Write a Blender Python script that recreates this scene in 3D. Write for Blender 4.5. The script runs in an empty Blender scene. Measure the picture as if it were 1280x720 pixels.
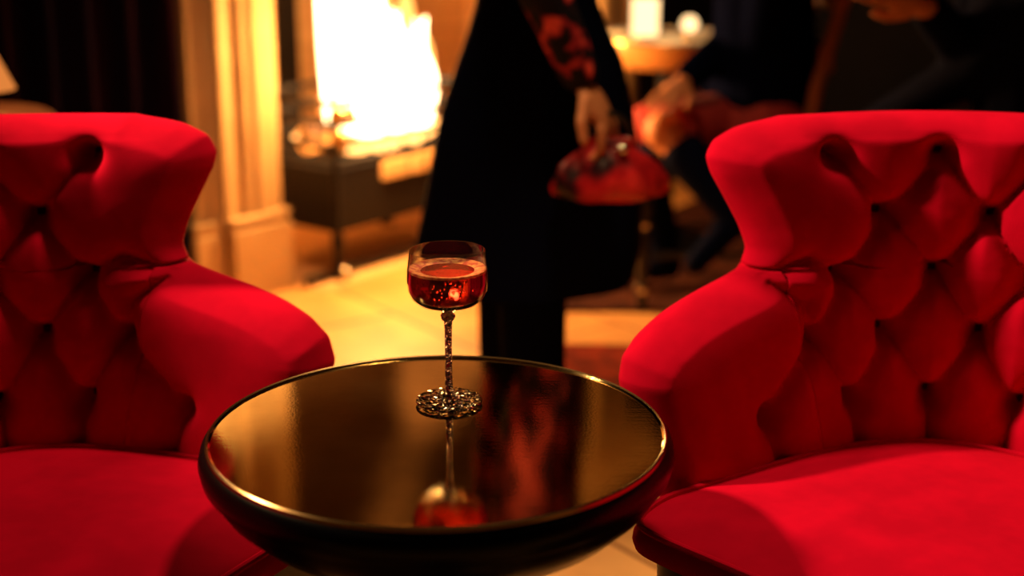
import bpy, bmesh, math, random
import numpy as np
from mathutils import Vector, Matrix
random.seed(7); np.random.seed(7)
PI = math.pi
sc = bpy.context.scene
C = sc.collection

# ------------------------------------------------------------------ camera, world, exposure, lights
cam_d = bpy.data.cameras.new('camera'); cam = bpy.data.objects.new('camera', cam_d); C.objects.link(cam)
cam.location = (0, 0, 1.17); cam.rotation_euler = (math.radians(90 - 16), 0, 0)
cam_d.sensor_width = 36.0; cam_d.lens = 50.0
cam_d.clip_start = 0.05
cam_d.dof.use_dof = True; cam_d.dof.focus_distance = 1.67; cam_d.dof.aperture_fstop = 1.9
sc.camera = cam
sc.view_settings.view_transform = 'Standard'
try: sc.view_settings.look = 'None'
except Exception: pass
sc.view_settings.gamma = 1.0
sc.view_settings.use_curve_mapping = False
sc.view_settings.exposure = 0.0
try:
    sc.cycles.use_denoising = True
    sc.cycles.max_bounces = 8; sc.cycles.transmission_bounces = 8
    sc.cycles.sample_clamp_indirect = 6.0
    sc.cycles.caustics_reflective = False
except Exception: pass
w = bpy.data.worlds.new('world'); sc.world = w; w.use_nodes = True
w.node_tree.nodes['Background'].inputs[0].default_value = (0.10, 0.16, 0.5, 1)
w.node_tree.nodes['Background'].inputs[1].default_value = 0.004

WARM = (1.0, 0.60, 0.27)
def lamp_light(name, loc, power, color=WARM, size=0.12, target=None, angle=None):
    if target is not None:
        l = bpy.data.lights.new(name, 'SPOT'); l.spot_size = math.radians(angle or 90); l.spot_blend = 0.6; l.shadow_soft_size = size
    else:
        l = bpy.data.lights.new(name, 'POINT'); l.shadow_soft_size = size
    l.energy = power; l.color = color
    o = bpy.data.objects.new(name, l); C.objects.link(o); o.location = loc
    if target is not None:
        o.rotation_euler = (Vector(target) - Vector(loc)).to_track_quat('-Z', 'Y').to_euler()
    return o
PEND = [(0.15, 2.33, 2.4), (-1.5, 2.15, 2.1), (-0.1, 3.05, 2.2)]
lamp_light('pendant_light', (0.15, 2.33, 2.32), 94, size=0.13, target=(0.0, 1.5, 0.4), angle=95)
lamp_light('pendant_light', (-1.5, 2.15, 2.02), 300, size=0.08, target=(0.75, 1.75, 0.55), angle=50)
lamp_light('pendant_light', (-0.1, 3.05, 2.12), 42, size=0.07, target=(-0.25, 3.3, 0.0), angle=85)
SPOTS = [((0.45, 1.7, 2.62), (-0.82, 4.10, 1.96), 1550, 29), ((0.9, 2.2, 2.62), (-0.22, 4.72, 1.60), 2200, 11)]  # unseen spots added to brighten pilaster and lintel, which the table top reflects
for p_, t_, e_, a_ in SPOTS: lamp_light('added_spot_light', (p_[0], p_[1], p_[2] - .05), e_, size=0.04, target=t_, angle=a_)
lamp_light('fire_light', (-0.42, 4.28, 0.68), 150, color=(1.0, 0.42, 0.10), size=0.14)

# ------------------------------------------------------------------ materials
def mat(name, col, rough=0.5, metal=0.0, spec=0.5, **k):
    m = bpy.data.materials.new(name); m.use_nodes = True
    b = m.node_tree.nodes['Principled BSDF']
    b.inputs['Base Color'].default_value = (*col, 1); b.inputs['Roughness'].default_value = rough
    b.inputs['Metallic'].default_value = metal
    b.inputs['Specular IOR Level'].default_value = spec
    for kk, v in k.items():
        b.inputs[kk.replace('_', ' ')].default_value = v
    return m
def nodes(m): return m.node_tree.nodes, m.node_tree.links, m.node_tree.nodes['Principled BSDF']
def ramp(m, fac, stops):
    n, l, b = nodes(m); r = n.new('ShaderNodeValToRGB')
    el = r.color_ramp.elements
    while len(el) < len(stops): el.new(0.5)
    for e, (p, c) in zip(el, stops): e.position = p; e.color = (*c, 1)
    l.new(fac, r.inputs[0]); return r
def noise(m, scale=10, detail=4, coord='Object', stretch=None):
    n, l, b = nodes(m); t = n.new('ShaderNodeTexCoord'); x = n.new('ShaderNodeTexNoise')
    x.inputs['Scale'].default_value = scale; x.inputs['Detail'].default_value = detail
    if stretch:
        mp = n.new('ShaderNodeMapping'); mp.inputs['Scale'].default_value = stretch
        l.new(t.outputs[coord], mp.inputs[0]); l.new(mp.outputs[0], x.inputs['Vector'])
    else: l.new(t.outputs[coord], x.inputs['Vector'])
    return x
def noisy(m, c0, c1, scale=10, detail=4, p0=0.35, p1=0.65, bump=0.0, stretch=None, dist=0.01):
    n, l, b = nodes(m); x = noise(m, scale, detail, stretch=stretch)
    r = ramp(m, x.outputs['Fac'], [(p0, c0), (p1, c1)]); l.new(r.outputs[0], b.inputs['Base Color'])
    if bump:
        bp = n.new('ShaderNodeBump'); bp.inputs['Strength'].default_value = bump; bp.inputs['Distance'].default_value = dist
        l.new(x.outputs['Fac'], bp.inputs['Height']); l.new(bp.outputs[0], b.inputs['Normal'])
    return m
velvet = mat('red_velvet', (0.60, 0.006, 0.018), 0.9, spec=0.04)
noisy(velvet, (0.48, 0.0008, 0.026), (0.60, 0.0012, 0.032), 14, 3, bump=0.08, dist=0.004)
velvet.node_tree.nodes['Principled BSDF'].inputs['Sheen Weight'].default_value = 0.12
velvet.node_tree.nodes['Principled BSDF'].inputs['Sheen Tint'].default_value = (1, 0.05, 0.05, 1)
button_m = mat('shaded_velvet_button', (0.06, 0.001, 0.006), 0.9, spec=0.1)  # darkened velvet: the shade of the deep pits is put into the colour
black_wood = mat('black_stained_wood', (0.010, 0.007, 0.008), 0.45)
black_lac = mat('black_lacquer', (0.003, 0.003, 0.006), 0.3, spec=0.22)
gold_paint = mat('cream_stone_paint', (0.78, 0.60, 0.34), 0.7, spec=0.2)
noisy(gold_paint, (0.56, 0.39, 0.21), (0.64, 0.46, 0.26), 6, 4, bump=0.1)
dark_curtain = mat('dark_curtain_cloth', (0.020, 0.006, 0.006), 1.0, spec=0.0)
noisy(dark_curtain, (0.003, 0.002, 0.006), (0.008, 0.002, 0.004), 3, 3, stretch=(6, 6, 0.3))
dark_wall = mat('dark_navy_wall', (0.010, 0.012, 0.022), 0.8, spec=0.2)
noisy(dark_wall, (0.008, 0.010, 0.020), (0.014, 0.013, 0.022), 3, 3)
dark_ceil = mat('dark_ceiling_paint', (0.03, 0.022, 0.02), 0.9, spec=0.1)
over_m = mat('dark_brown_panelling', (0.09, 0.035, 0.015), 0.5)
noisy(over_m, (0.035, 0.015, 0.006), (0.10, 0.048, 0.017), 4, 5, stretch=(1, 1, 6))
skin = mat('skin', (0.56, 0.22, 0.095), 0.55, spec=0.3); 
black_cloth = mat('black_cloth', (0.003, 0.005, 0.022), 0.9, spec=0.02)
black_cloth2 = mat('black_wool', (0.002, 0.003, 0.014), 0.95, spec=0.0)
iron = mat('black_cast_iron', (0.010, 0.008, 0.009), 0.6, 0.1, spec=0.25)
brass = mat('brass', (0.75, 0.48, 0.2), 0.25, 1.0)
steel = mat('polished_steel', (0.75, 0.68, 0.6), 0.2, 1.0)
warm_wood = mat('warm_brown_wood', (0.30, 0.10, 0.035), 0.45)
honey_wood = mat('honey_wood', (0.55, 0.26, 0.08), 0.4)
white_cloth = mat('cream_linen', (0.8, 0.72, 0.58), 0.8, spec=0.2)
china = mat('white_china', (0.85, 0.8, 0.72), 0.2)
red_skirt_m = mat('deep_red_cloth', (0.35, 0.02, 0.02), 0.8)
cream_leather = mat('cream_leather', (0.75, 0.6, 0.4), 0.5)
hair_m = mat('dark_brown_hair', (0.03, 0.012, 0.006), 0.6)
eye_m = mat('eye_dark', (0.02, 0.01, 0.01), 0.2)
white_m = mat('white_shirt_cotton', (0.8, 0.7, 0.6), 0.8)
shoe_m = mat('black_leather', (0.01, 0.008, 0.008), 0.3)
green_glass = mat('dark_bottle_glass', (0.35, 0.2, 0.05), 0.1)

floral = mat('dark_floral_print', (0.01, 0.01, 0.02), 0.7, spec=0.2)
n, l, b = nodes(floral)
x = noise(floral, 22, 2)
r = ramp(floral, x.outputs['Fac'], [(0.50, (0.006, 0.005, 0.010)), (0.56, (0.32, 0.015, 0.025)), (0.64, (0.85, 0.11, 0.09))])
l.new(r.outputs[0], b.inputs['Base Color'])

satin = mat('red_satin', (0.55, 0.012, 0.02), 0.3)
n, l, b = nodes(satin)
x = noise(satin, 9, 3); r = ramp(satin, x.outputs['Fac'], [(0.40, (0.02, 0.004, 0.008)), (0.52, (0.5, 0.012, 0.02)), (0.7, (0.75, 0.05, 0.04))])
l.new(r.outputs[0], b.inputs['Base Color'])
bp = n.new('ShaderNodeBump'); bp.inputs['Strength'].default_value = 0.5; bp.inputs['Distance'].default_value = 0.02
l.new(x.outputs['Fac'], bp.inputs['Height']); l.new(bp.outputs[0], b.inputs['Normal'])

floor_m = mat('honey_stone_floor', (0.62, 0.36, 0.14), 0.5, spec=0.3)
n, l, b = nodes(floor_m)
tc = n.new('ShaderNodeTexCoord'); mp = n.new('ShaderNodeMapping'); mp.inputs['Rotation'].default_value = (0, 0, math.radians(53)); mp.inputs['Location'].default_value = (0.1, 0.22, 0)
l.new(tc.outputs['Object'], mp.inputs[0])
br = n.new('ShaderNodeTexBrick'); br.inputs['Scale'].default_value = 1.0; br.inputs['Brick Width'].default_value = 0.9; br.inputs['Row Height'].default_value = 0.45
br.inputs['Mortar Size'].default_value = 0.006
br.inputs['Color1'].default_value = (0.72, 0.40, 0.15, 1); br.inputs['Color2'].default_value = (0.58, 0.31, 0.11, 1); br.inputs['Mortar'].default_value = (0.22, 0.09, 0.03, 1)
l.new(mp.outputs[0], br.inputs['Vector'])
nz = n.new('ShaderNodeTexNoise'); nz.inputs['Scale'].default_value = 5; nz.inputs['Detail'].default_value = 5; l.new(tc.outputs['Object'], nz.inputs['Vector'])
mx = n.new('ShaderNodeMixRGB'); mx.blend_type = 'MULTIPLY'; mx.inputs[0].default_value = 0.6
rr = ramp(floor_m, nz.outputs['Fac'], [(0.3, (0.55, 0.5, 0.45)), (0.6, (1, 1, 1))])
l.new(br.outputs[0], mx.inputs[1]); l.new(rr.outputs[0], mx.inputs[2]); l.new(mx.outputs[0], b.inputs['Base Color'])

rug_m = mat('dark_red_rug', (0.16, 0.015, 0.012), 0.95, spec=0.05)
noisy(rug_m, (0.05, 0.008, 0.008), (0.26, 0.03, 0.015), 16, 3, bump=0.2)

rug2_m = mat('dark_brown_rug', (0.03, 0.012, 0.01), 0.95, spec=0.05)
noisy(rug2_m, (0.018, 0.006, 0.006), (0.07, 0.022, 0.014), 9, 3, bump=0.2)

brick_m = mat('fire_brick', (0.4, 0.2, 0.1), 0.9, spec=0.1)
n, l, b = nodes(brick_m)
tc = n.new('ShaderNodeTexCoord'); mp = n.new('ShaderNodeMapping'); mp.inputs['Rotation'].default_value = (math.radians(90), 0, 0)
l.new(tc.outputs['Object'], mp.inputs[0])
br = n.new('ShaderNodeTexBrick'); br.inputs['Scale'].default_value = 1.0; br.inputs['Brick Width'].default_value = 0.22; br.inputs['Row Height'].default_value = 0.075; br.inputs['Mortar Size'].default_value = 0.006
br.inputs['Color1'].default_value = (0.84, 0.58, 0.32, 1); br.inputs['Color2'].default_value = (0.76, 0.50, 0.26, 1); br.inputs['Mortar'].default_value = (0.7, 0.45, 0.24, 1)
l.new(mp.outputs[0], br.inputs['Vector']); l.new(br.outputs[0], b.inputs['Base Color'])

# bronze-brown polished top with brushed wear
top_m = mat('bronzed_table_top', (0.36, 0.25, 0.13), 0.2, 1.0)
n, l, b = nodes(top_m)
tc = n.new('ShaderNodeTexCoord')
a1 = n.new('ShaderNodeTexNoise'); a1.inputs['Scale'].default_value = 7; a1.inputs['Detail'].default_value = 8; a1.inputs['Roughness'].default_value = 0.65
a2 = n.new('ShaderNodeTexNoise'); a2.inputs['Scale'].default_value = 330; a2.inputs['Detail'].default_value = 3
mp = n.new('ShaderNodeMapping'); mp.inputs['Scale'].default_value = (6, 90, 1); mp.inputs['Rotation'].default_value = (0, 0, 0.6)
a3 = n.new('ShaderNodeTexNoise'); a3.inputs['Scale'].default_value = 2.2; a3.inputs['Detail'].default_value = 3
l.new(tc.outputs['Object'], a1.inputs['Vector']); l.new(tc.outputs['Object'], a2.inputs['Vector']); l.new(tc.outputs['Object'], mp.inputs[0]); l.new(mp.outputs[0], a3.inputs['Vector'])
cr = ramp(top_m, a1.outputs['Fac'], [(0.3, (0.62, 0.48, 0.23)), (0.7, (0.90, 0.72, 0.36))]); l.new(cr.outputs[0], b.inputs['Base Color'])
rr = ramp(top_m, a1.outputs['Fac'], [(0.3, (0.03,) * 3), (0.7, (0.075,) * 3)]); l.new(rr.outputs[0], b.inputs['Roughness'])
ad = n.new('ShaderNodeMath'); ad.operation = 'ADD'; l.new(a2.outputs['Fac'], ad.inputs[0]); l.new(a3.outputs['Fac'], ad.inputs[1])
bp = n.new('ShaderNodeBump'); bp.inputs['Strength'].default_value = 0.08; bp.inputs['Distance'].default_value = 0.0005
l.new(ad.outputs[0], bp.inputs['Height']); l.new(bp.outputs[0], b.inputs['Normal'])
rim_m = mat('worn_brass_rim', (0.34, 0.23, 0.11), 0.22, 1.0)

glass_m = mat('clear_glass', (1, 1, 1), 0.0, Transmission_Weight=1.0, IOR=1.45)
crystal_m = mat('cut_crystal', (1, 0.97, 0.93), 0.02, Transmission_Weight=1.0, IOR=1.55)
n, l, b = nodes(crystal_m); tc = n.new('ShaderNodeTexCoord'); vo = n.new('ShaderNodeTexVoronoi'); vo.inputs['Scale'].default_value = 240
l.new(tc.outputs['Object'], vo.inputs['Vector']); bp = n.new('ShaderNodeBump'); bp.inputs['Strength'].default_value = 1.0; bp.inputs['Distance'].default_value = 0.012
l.new(vo.outputs['Distance'], bp.inputs['Height']); l.new(bp.outputs[0], b.inputs['Normal'])
drink_m = mat('red_cocktail', (0.90, 0.05, 0.03), 0.03, Transmission_Weight=0.86, IOR=1.33)
foam_m = mat('pale_orange_froth', (0.95, 0.36, 0.16), 0.5)
n, l, b = nodes(foam_m); x = noise(foam_m, 160, 3)
b.inputs['Transmission Weight'].default_value = 0.25
r = ramp(foam_m, x.outputs['Fac'], [(0.40, (0.60, 0.05, 0.02)), (0.58, (1.0, 0.42, 0.12))]); l.new(r.outputs[0], b.inputs['Base Color'])
bp = n.new('ShaderNodeBump'); bp.inputs['Strength'].default_value = 0.8; bp.inputs['Distance'].default_value = 0.003; l.new(x.outputs['Fac'], bp.inputs['Height']); l.new(bp.outputs[0], b.inputs['Normal'])
bubble_m = mat('bubble_glass', (1, 0.75, 0.6), 0.0, Transmission_Weight=1.0, IOR=1.15)

def emis(name, col, s):
    m = bpy.data.materials.new(name); m.use_nodes = True; n = m.node_tree.nodes; n.clear()
    e = n.new('ShaderNodeEmission'); o = n.new('ShaderNodeOutputMaterial'); e.inputs[0].default_value = (*col, 1); e.inputs[1].default_value = s
    m.node_tree.links.new(e.outputs[0], o.inputs[0]); return m
def flame_mat(name, col, s):
    m = emis(name, col, s); n = m.node_tree.nodes; l = m.node_tree.links
    e = [q for q in n if q.type == 'EMISSION'][0]; o = [q for q in n if q.type == 'OUTPUT_MATERIAL'][0]
    lw = n.new('ShaderNodeLayerWeight'); lw.inputs[0].default_value = 0.35
    t = n.new('ShaderNodeBsdfTransparent'); mx = n.new('ShaderNodeMixShader')
    l.new(lw.outputs['Facing'], mx.inputs[0]); l.new(e.outputs[0], mx.inputs[1]); l.new(t.outputs[0], mx.inputs[2]); l.new(mx.outputs[0], o.inputs[0])
    return m
flame_core = flame_mat('flame_core', (1.0, 0.62, 0.27), 16)
flame_outer = flame_mat('flame_outer', (1.0, 0.40, 0.08), 3.0)
ember_m = emis('glowing_ember', (1.0, 0.40, 0.10), 5)
n = ember_m.node_tree.nodes
shade_m = emis('lit_lamp_shade', (1.0, 0.30, 0.06), 0.75)
candle_glow = emis('lit_candle_glass', (1.0, 0.62, 0.28), 2.6)
bulb_m = emis('lamp_bulb', (1.0, 0.65, 0.3), 4)

# ------------------------------------------------------------------ helpers
def empty(name, loc, rz=0, label=None, cat=None, group=None):
    o = bpy.data.objects.new(name, None); C.objects.link(o); o.location = loc; o.rotation_euler = (0, 0, rz)
    o.empty_display_size = 0.05
    tag(o, label, cat, group); return o
def tag(o, label=None, cat=None, group=None, kind=None):
    if label: o['label'] = label
    if cat: o['category'] = cat
    if group: o['group'] = group
    if kind: o['kind'] = kind
    return o
class MB:
    def __init__(s): s.v = []; s.f = []
    def add(s, vs, fs):
        o = len(s.v); s.v += [tuple(p) for p in vs]; s.f += [tuple(i + o for i in f) for f in fs]; return s
    def box(s, a, b_):
        x0, y0, z0 = a; x1, y1, z1 = b_
        return s.add([(x0,y0,z0),(x1,y0,z0),(x1,y1,z0),(x0,y1,z0),(x0,y0,z1),(x1,y0,z1),(x1,y1,z1),(x0,y1,z1)],
              [(0,3,2,1),(4,5,6,7),(0,1,5,4),(1,2,6,5),(2,3,7,6),(3,0,4,7)])
    def lathe(s, prof, seg=48, c=(0, 0, 0), closed=False):
        vs = []; n = len(prof)
        for r_, z_ in prof:
            for k in range(seg):
                a = 2 * PI * k / seg; vs.append((c[0] + r_ * math.cos(a), c[1] + r_ * math.sin(a), c[2] + z_))
        fs = []
        for i in range(n - 1 + (1 if closed else 0)):
            j = (i + 1) % n
            for k in range(seg):
                k2 = (k + 1) % seg; fs.append((i * seg + k, i * seg + k2, j * seg + k2, j * seg + k))
        if not closed:
            fs.append(tuple(range(seg - 1, -1, -1))); fs.append(tuple((n - 1) * seg + k for k in range(seg)))
        return s.add(vs, fs)
    def tube(s, pts, r, seg=10, closed=False):
        pts = [Vector(p) for p in pts]; n = len(pts); rs = r if isinstance(r, (list, tuple)) else [r] * n
        vs = []; up = Vector((0, 0, 1)); prev = None
        for i, p in enumerate(pts):
            if closed: t = (pts[(i + 1) % n] - pts[i - 1])
            else: t = pts[min(i + 1, n - 1)] - pts[max(i - 1, 0)]
            t.normalize()
            if prev is None:
                a = t.cross(up)
                if a.length < 1e-3: a = t.cross(Vector((1, 0, 0)))
            else: a = prev - t * prev.dot(t)
            a.normalize(); prev = a; b2 = t.cross(a)
            for k in range(seg):
                an = 2 * PI * k / seg; vs.append(p + (a * math.cos(an) + b2 * math.sin(an)) * rs[i])
        fs = []
        for i in range(n if closed else n - 1):
            j = (i + 1) % n
            for k in range(seg):
                k2 = (k + 1) % seg; fs.append((i * seg + k, i * seg + k2, j * seg + k2, j * seg + k))
        if not closed:
            fs.append(tuple(range(seg - 1, -1, -1))); fs.append(tuple((n - 1) * seg + k for k in range(seg)))
        return s.add(vs, fs)
    def ell(s, c, r, seg=20, rings=12, rot=None):
        vs = []; fs = []
        for i in range(rings + 1):
            th = PI * i / rings
            for k in range(seg):
                a = 2 * PI * k / seg
                v = Vector((r[0] * math.sin(th) * math.cos(a), r[1] * math.sin(th) * math.sin(a), r[2] * math.cos(th)))
                if rot is not None: v = rot @ v
                vs.append(v + Vector(c))
        for i in range(rings):
            for k in range(seg):
                k2 = (k + 1) % seg; fs.append((i * seg + k, (i + 1) * seg + k, (i + 1) * seg + k2, i * seg + k2))
        return s.add(vs, fs)
    def capsule(s, p, q, r1, r2, seg=14):
        p = Vector(p); q = Vector(q); d = (q - p); L = d.length; d.normalize()
        pts = []; rs = []
        for i in range(5): a = PI / 2 * i / 4.0; pts.append(p - d * r1 * math.cos(a)); rs.append(max(r1 * math.sin(a), 1e-4))
        for i in range(1, 5): a = PI / 2 * (4 - i) / 4.0; 
        for i in range(5): a = PI / 2 * (4 - i) / 4.0; pts.append(q + d * r2 * math.cos(a)); rs.append(max(r2 * math.sin(a), 1e-4))
        return s.tube(pts, rs, seg)
    def build(s, name, m, parent=None, smooth=True, bevel=0, mods=None, loc=None, xf=None):
        me = bpy.data.meshes.new(name); vs = [xf @ Vector(p) for p in s.v] if xf else s.v
        me.from_pydata([tuple(p) for p in vs], [], s.f); me.validate()
        bm = bmesh.new(); bm.from_mesh(me); bmesh.ops.remove_doubles(bm, verts=bm.verts, dist=1e-6); bmesh.ops.recalc_face_normals(bm, faces=bm.faces); bm.to_mesh(me); bm.free()
        me.materials.append(m)
        for p in me.polygons: p.use_smooth = smooth
        o = bpy.data.objects.new(name, me); C.objects.link(o)
        if parent: o.parent = parent
        if loc: o.location = loc
        if bevel:
            bv = o.modifiers.new('bevel', 'BEVEL'); bv.width = bevel; bv.segments = 3; bv.limit_method = 'ANGLE'; bv.angle_limit = math.radians(40)
        if smooth and not (mods and mods.get('remesh')):
            try: me.set_sharp_from_angle(angle=math.radians(42))
            except Exception: pass
        if mods:
            if mods.get('remesh'):
                rm = o.modifiers.new('remesh', 'REMESH'); rm.mode = 'VOXEL'; rm.voxel_size = mods['remesh']; rm.use_smooth_shade = True
                sm = o.modifiers.new('smooth', 'SMOOTH'); sm.factor = 0.6; sm.iterations = mods.get('it', 4)
        return o
def copy_tree(o, parent=None):
    c = o.copy(); C.objects.link(c); c.parent = parent
    for ch in list(o.children): copy_tree(ch, c)
    return c

# ------------------------------------------------------------------ room
AW = math.atan2(0.8, 0.6)
WX = Matrix.Translation((-0.663, 4.124, 0)) @ Matrix.Rotation(AW, 4, 'Z')     # local x runs along the fireplace wall, y into it
def wbox(*bx, name, m, parent=None, bevel=0, smooth=False):
    mb = MB()
    for a, b_ in bx: mb.box(a, b_)
    return mb.build(name, m, parent, smooth=smooth, bevel=bevel, xf=None if parent else WX)
CEIL = 2.7
tag(MB().box((-4.2, -1.6, -0.1), (3.4, 7.4, 0)).build('floor', floor_m, smooth=False), kind='structure')
tag(MB().box((-4.2, -1.6, CEIL), (3.4, 7.4, CEIL + .1)).build('ceiling', dark_ceil, smooth=False), kind='structure')
U0, U1 = 0.0, 1.66       # the fireplace opening
FH = 1.18
tag(wbox(((-6.2, .10, 0), (U0, .22, CEIL)), ((U1, .10, 0), (3.6, .22, CEIL)), ((U0, .10, FH), (U1, .22, CEIL)), name='wall_left', m=dark_wall), kind='structure')
tag(MB().box((0.8, 6.9, 0), (3.4, 7.0, CEIL)).build('wall_back', dark_wall, smooth=False), kind='structure')
tag(MB().box((3.1, -1.6, 0), (3.2, 7.0, CEIL)).build('wall_right', dark_wall, smooth=False), kind='structure')
tag(MB().box((-4.2, -1.5, 0), (3.2, -1.4, CEIL)).build('wall_front', dark_wall, smooth=False), kind='structure')

rug = MB(); 
rug.add([(-0.02, 2.72, 0.001), (1.9, 2.5, 0.001), (1.9, 3.42, 0.001), (0.04, 3.52, 0.001), (-0.02, 2.72, 0.012), (1.9, 2.5, 0.012), (1.9, 3.42, 0.012), (0.04, 3.52, 0.012)],
        [(0,3,2,1),(4,5,6,7),(0,1,5,4),(1,2,6,5),(2,3,7,6),(3,0,4,7)])
tag(rug.build('rug', rug_m, smooth=False), 'dark red patterned rug lying on the stone floor behind the table', 'rug')

rug2 = MB(); q_ = [(.13, 3.83), (2.7, 3.80), (2.7, 6.1), (1.25, 6.1), (.36, 4.75)]
rug2.add([(x_, y_, .001) for x_, y_ in q_] + [(x_, y_, .010) for x_, y_ in q_], [(4,3,2,1,0),(5,6,7,8,9)] + [(i, (i+1) % 5, 5 + (i+1) % 5, 5 + i) for i in range(5)])
tag(rug2.build('rug', rug2_m, smooth=False), 'dark brown rug lying under the background table and the seated people', 'rug')

# chimneypiece -------------------------------------------------------
fp = empty('fireplace', (-0.663, 4.124, 0), AW, 'large cream stone fireplace surround with stepped pilasters and brick firebox', 'fireplace')
def pilaster(u_in, sgn):
    # profile points (distance from the inner edge, projection)
    P = [(0.0, 0.10), (0.0, -0.0), (0.11, -0.0), (0.115, 0.018), (0.135, 0.022), (0.14, 0.008), (0.165, 0.008), (0.17, 0.03), (0.235, 0.03), (0.24, 0.012), (0.26, 0.004), (0.285, 0.004), (0.29, 0.045), (0.33, 0.05), (0.335, 0.062), (0.40, 0.062), (0.40, 0.10)]
    P = [(a * .74, w_ * .55 if w_ < .09 else w_) for a, w_ in P]
    mb = MB(); n_ = len(P)
    z0, z1 = 0.20, 2.24
    pts = [(u_in + sgn * a, w_) for a, w_ in P]
    vs = [(p[0], p[1], z) for z in (z0, z1) for p in pts]
    mb.add(vs, [(i, (i + 1) % n_, n_ + (i + 1) % n_, n_ + i) for i in range(n_)] + [tuple(range(n_)), tuple(range(n_, 2 * n_))])
    mb.build('pilaster_shaft', gold_paint, fp, smooth=False)
    a = MB()
    for z0_, z1_, e in ((0, .205, .022), (.205, .225, .012), (.225, .24, .020)):
        for (a0, a1, w0) in ((0.0, .205, .0), (.225, .30, .030)):
            x0, x1 = sorted((u_in + sgn * (a0 - (0 if a0 else e)), u_in + sgn * (a1 + (e if a0 else .004))))
            a.box((x0, w0 - e, z0_), (x1, .10, z1_))
    a.build('pilaster_base', gold_paint, fp, smooth=False, bevel=.006)
pilaster(U0 - .028, -1); pilaster(U1 + .028, 1)
mb = MB().box((U0 - .45, -.02, 2.24), (U1 + .45, .10, 2.38)).box((U0 - .50, -.10, 2.38), (U1 + .50, .10, 2.43)).box((U0 - .47, -.06, 2.35), (U1 + .47, .10, 2.38))
mb.build('mantel', gold_paint, fp, smooth=False, bevel=.008)
MB().box((U0 - .02, .02, FH), (U1 + .02, .10, 2.24)).build('lintel_panel', over_m, fp, smooth=False)
fb = MB().box((U0 - .02, .66, 0), (U1 + .02, .72, FH + .3)).box((U0 - .06, .1, 0), (U0 - .0, .70, FH + .3)).box((U1, .1, 0), (U1 + .06, .70, FH + .3)).box((U0, .22, FH + .1), (U1, .70, FH + .16))
fb.build('firebox', brick_m, fp, smooth=False)
MB().box((.60, .63, .02), (.695, .655, 1.2)).box((.65, .62, .02), (.68, .63, 1.2)).build('fireback', iron, fp, smooth=False, bevel=.004)
MB().box((U0 - .0, -.14, .0), (U1, .66, .004)).build('hearth', brick_m, fp, smooth=False, bevel=.004)
MB().box((U0 + .0, -.075, .0), (U1 - .0, -.05, .030)).build('hearth_kerb', iron, fp, smooth=False, bevel=.006)

# fire basket ---------------------------------------------------------
GU, GW, GL, GD = 0.118, -0.095, 0.62, 0.36
def gpt(u, w_, z): return (u, w_, z)
fbk = empty('fire_basket', tuple(WX @ Vector((GU, GW + .012, 0.004))), AW, 'black iron fire basket with horizontal bars and bright ball finials in the fireplace', 'fire basket'); fbk.scale = (1, 1, 1.17)
for (u, w_) in ((0, 0), (GL, 0), (0, GD), (GL, GD)):
    p = MB().lathe([(.022, 0), (.026, .012), (.016, .03), (.013, .06), (.020, .10), (.013, .14), (.012, .40), (.018, .42), (.010, .44), (.008, .50), (.012, .52), (.004, .54)], 14, (u, w_, .0))
    leg = p.build('post', iron, fbk)
    if w_ == 0:
        for zz in (.017,):
            MB().ell((u, w_ - .026, zz), (.018, .018, .018)).build('ball_foot', steel, leg)
for z in (.30, .345, .40, .455):
    mb = MB().box((0, -.008, z - .007), (GL, .008, z + .007)).box((-.008, 0, z - .007), (.008, GD, z + .007)).box((GL - .008, 0, z - .007), (GL + .008, GD, z + .007)).box((0, GD - .008, z - .007), (GL, GD + .008, z + .007))
    mb.build('bar', iron if z > .31 else iron, fbk, smooth=False, bevel=.003)
for u in (0.0, GL):
    for z in (.37, .43):
        MB().ell((u, -.022, z), (.021, .021, .021)).build('ball_finial', brass, fbk)
MB().box((.01, .0, .12), (GL - .01, .02, .285)).box((.01, GD - .02, .12), (GL - .01, GD, .285)).box((0, .01, .12), (.02, GD, .285)).box((GL - .02, .01, .12), (GL, GD, .285)).box((.01, .01, .12), (GL - .01, GD - .01, .14)).build('ash_box', iron, fbk, smooth=False, bevel=.004)
bb = MB()
for k in range(3):
    bb.box((.20 + .14 * k, -.014, .235), (.32 + .14 * k, .0, .283))
bb.build('brick_facing', brick_m, fbk, smooth=False, bevel=.003)
for k in range(7):
    MB().box((.04 + .085 * k, .02, .29), (.06 + .085 * k, GD - .02, .305)).build('grate_bar', iron, fbk, smooth=False)
# logs and flames
logs = [((.06, .10, .34), (.52, .14, .35), .035), ((.10, .22, .34), (.56, .20, .345), .038), ((.14, .08, .41), (.46, .26, .40), .033), ((.50, .08, .40), (.22, .28, .42), .030)]
log_m = mat('charred_log', (.05, .02, .01), .9); n, l, b = nodes(log_m); x = noise(log_m, 18, 4)
rg = ramp(log_m, x.outputs['Fac'], [(.45, (0, 0, 0)), (.62, (1, .25, .03))]); l.new(rg.outputs[0], b.inputs['Emission Color']); b.inputs['Emission Strength'].default_value = 4
lab = ['charred glowing log lying lowest at the front of the fire basket', 'charred glowing log lying lowest at the back of the fire basket', 'burning log leaning across the left of the fire basket', 'burning log laid crosswise on top of the other logs']
lx = Matrix.Translation(tuple(WX @ Vector((GU, GW + .012, 0.004)))) @ Matrix.Rotation(AW, 4, 'Z') @ Matrix.Diagonal((1, 1, 1.15, 1))
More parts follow.
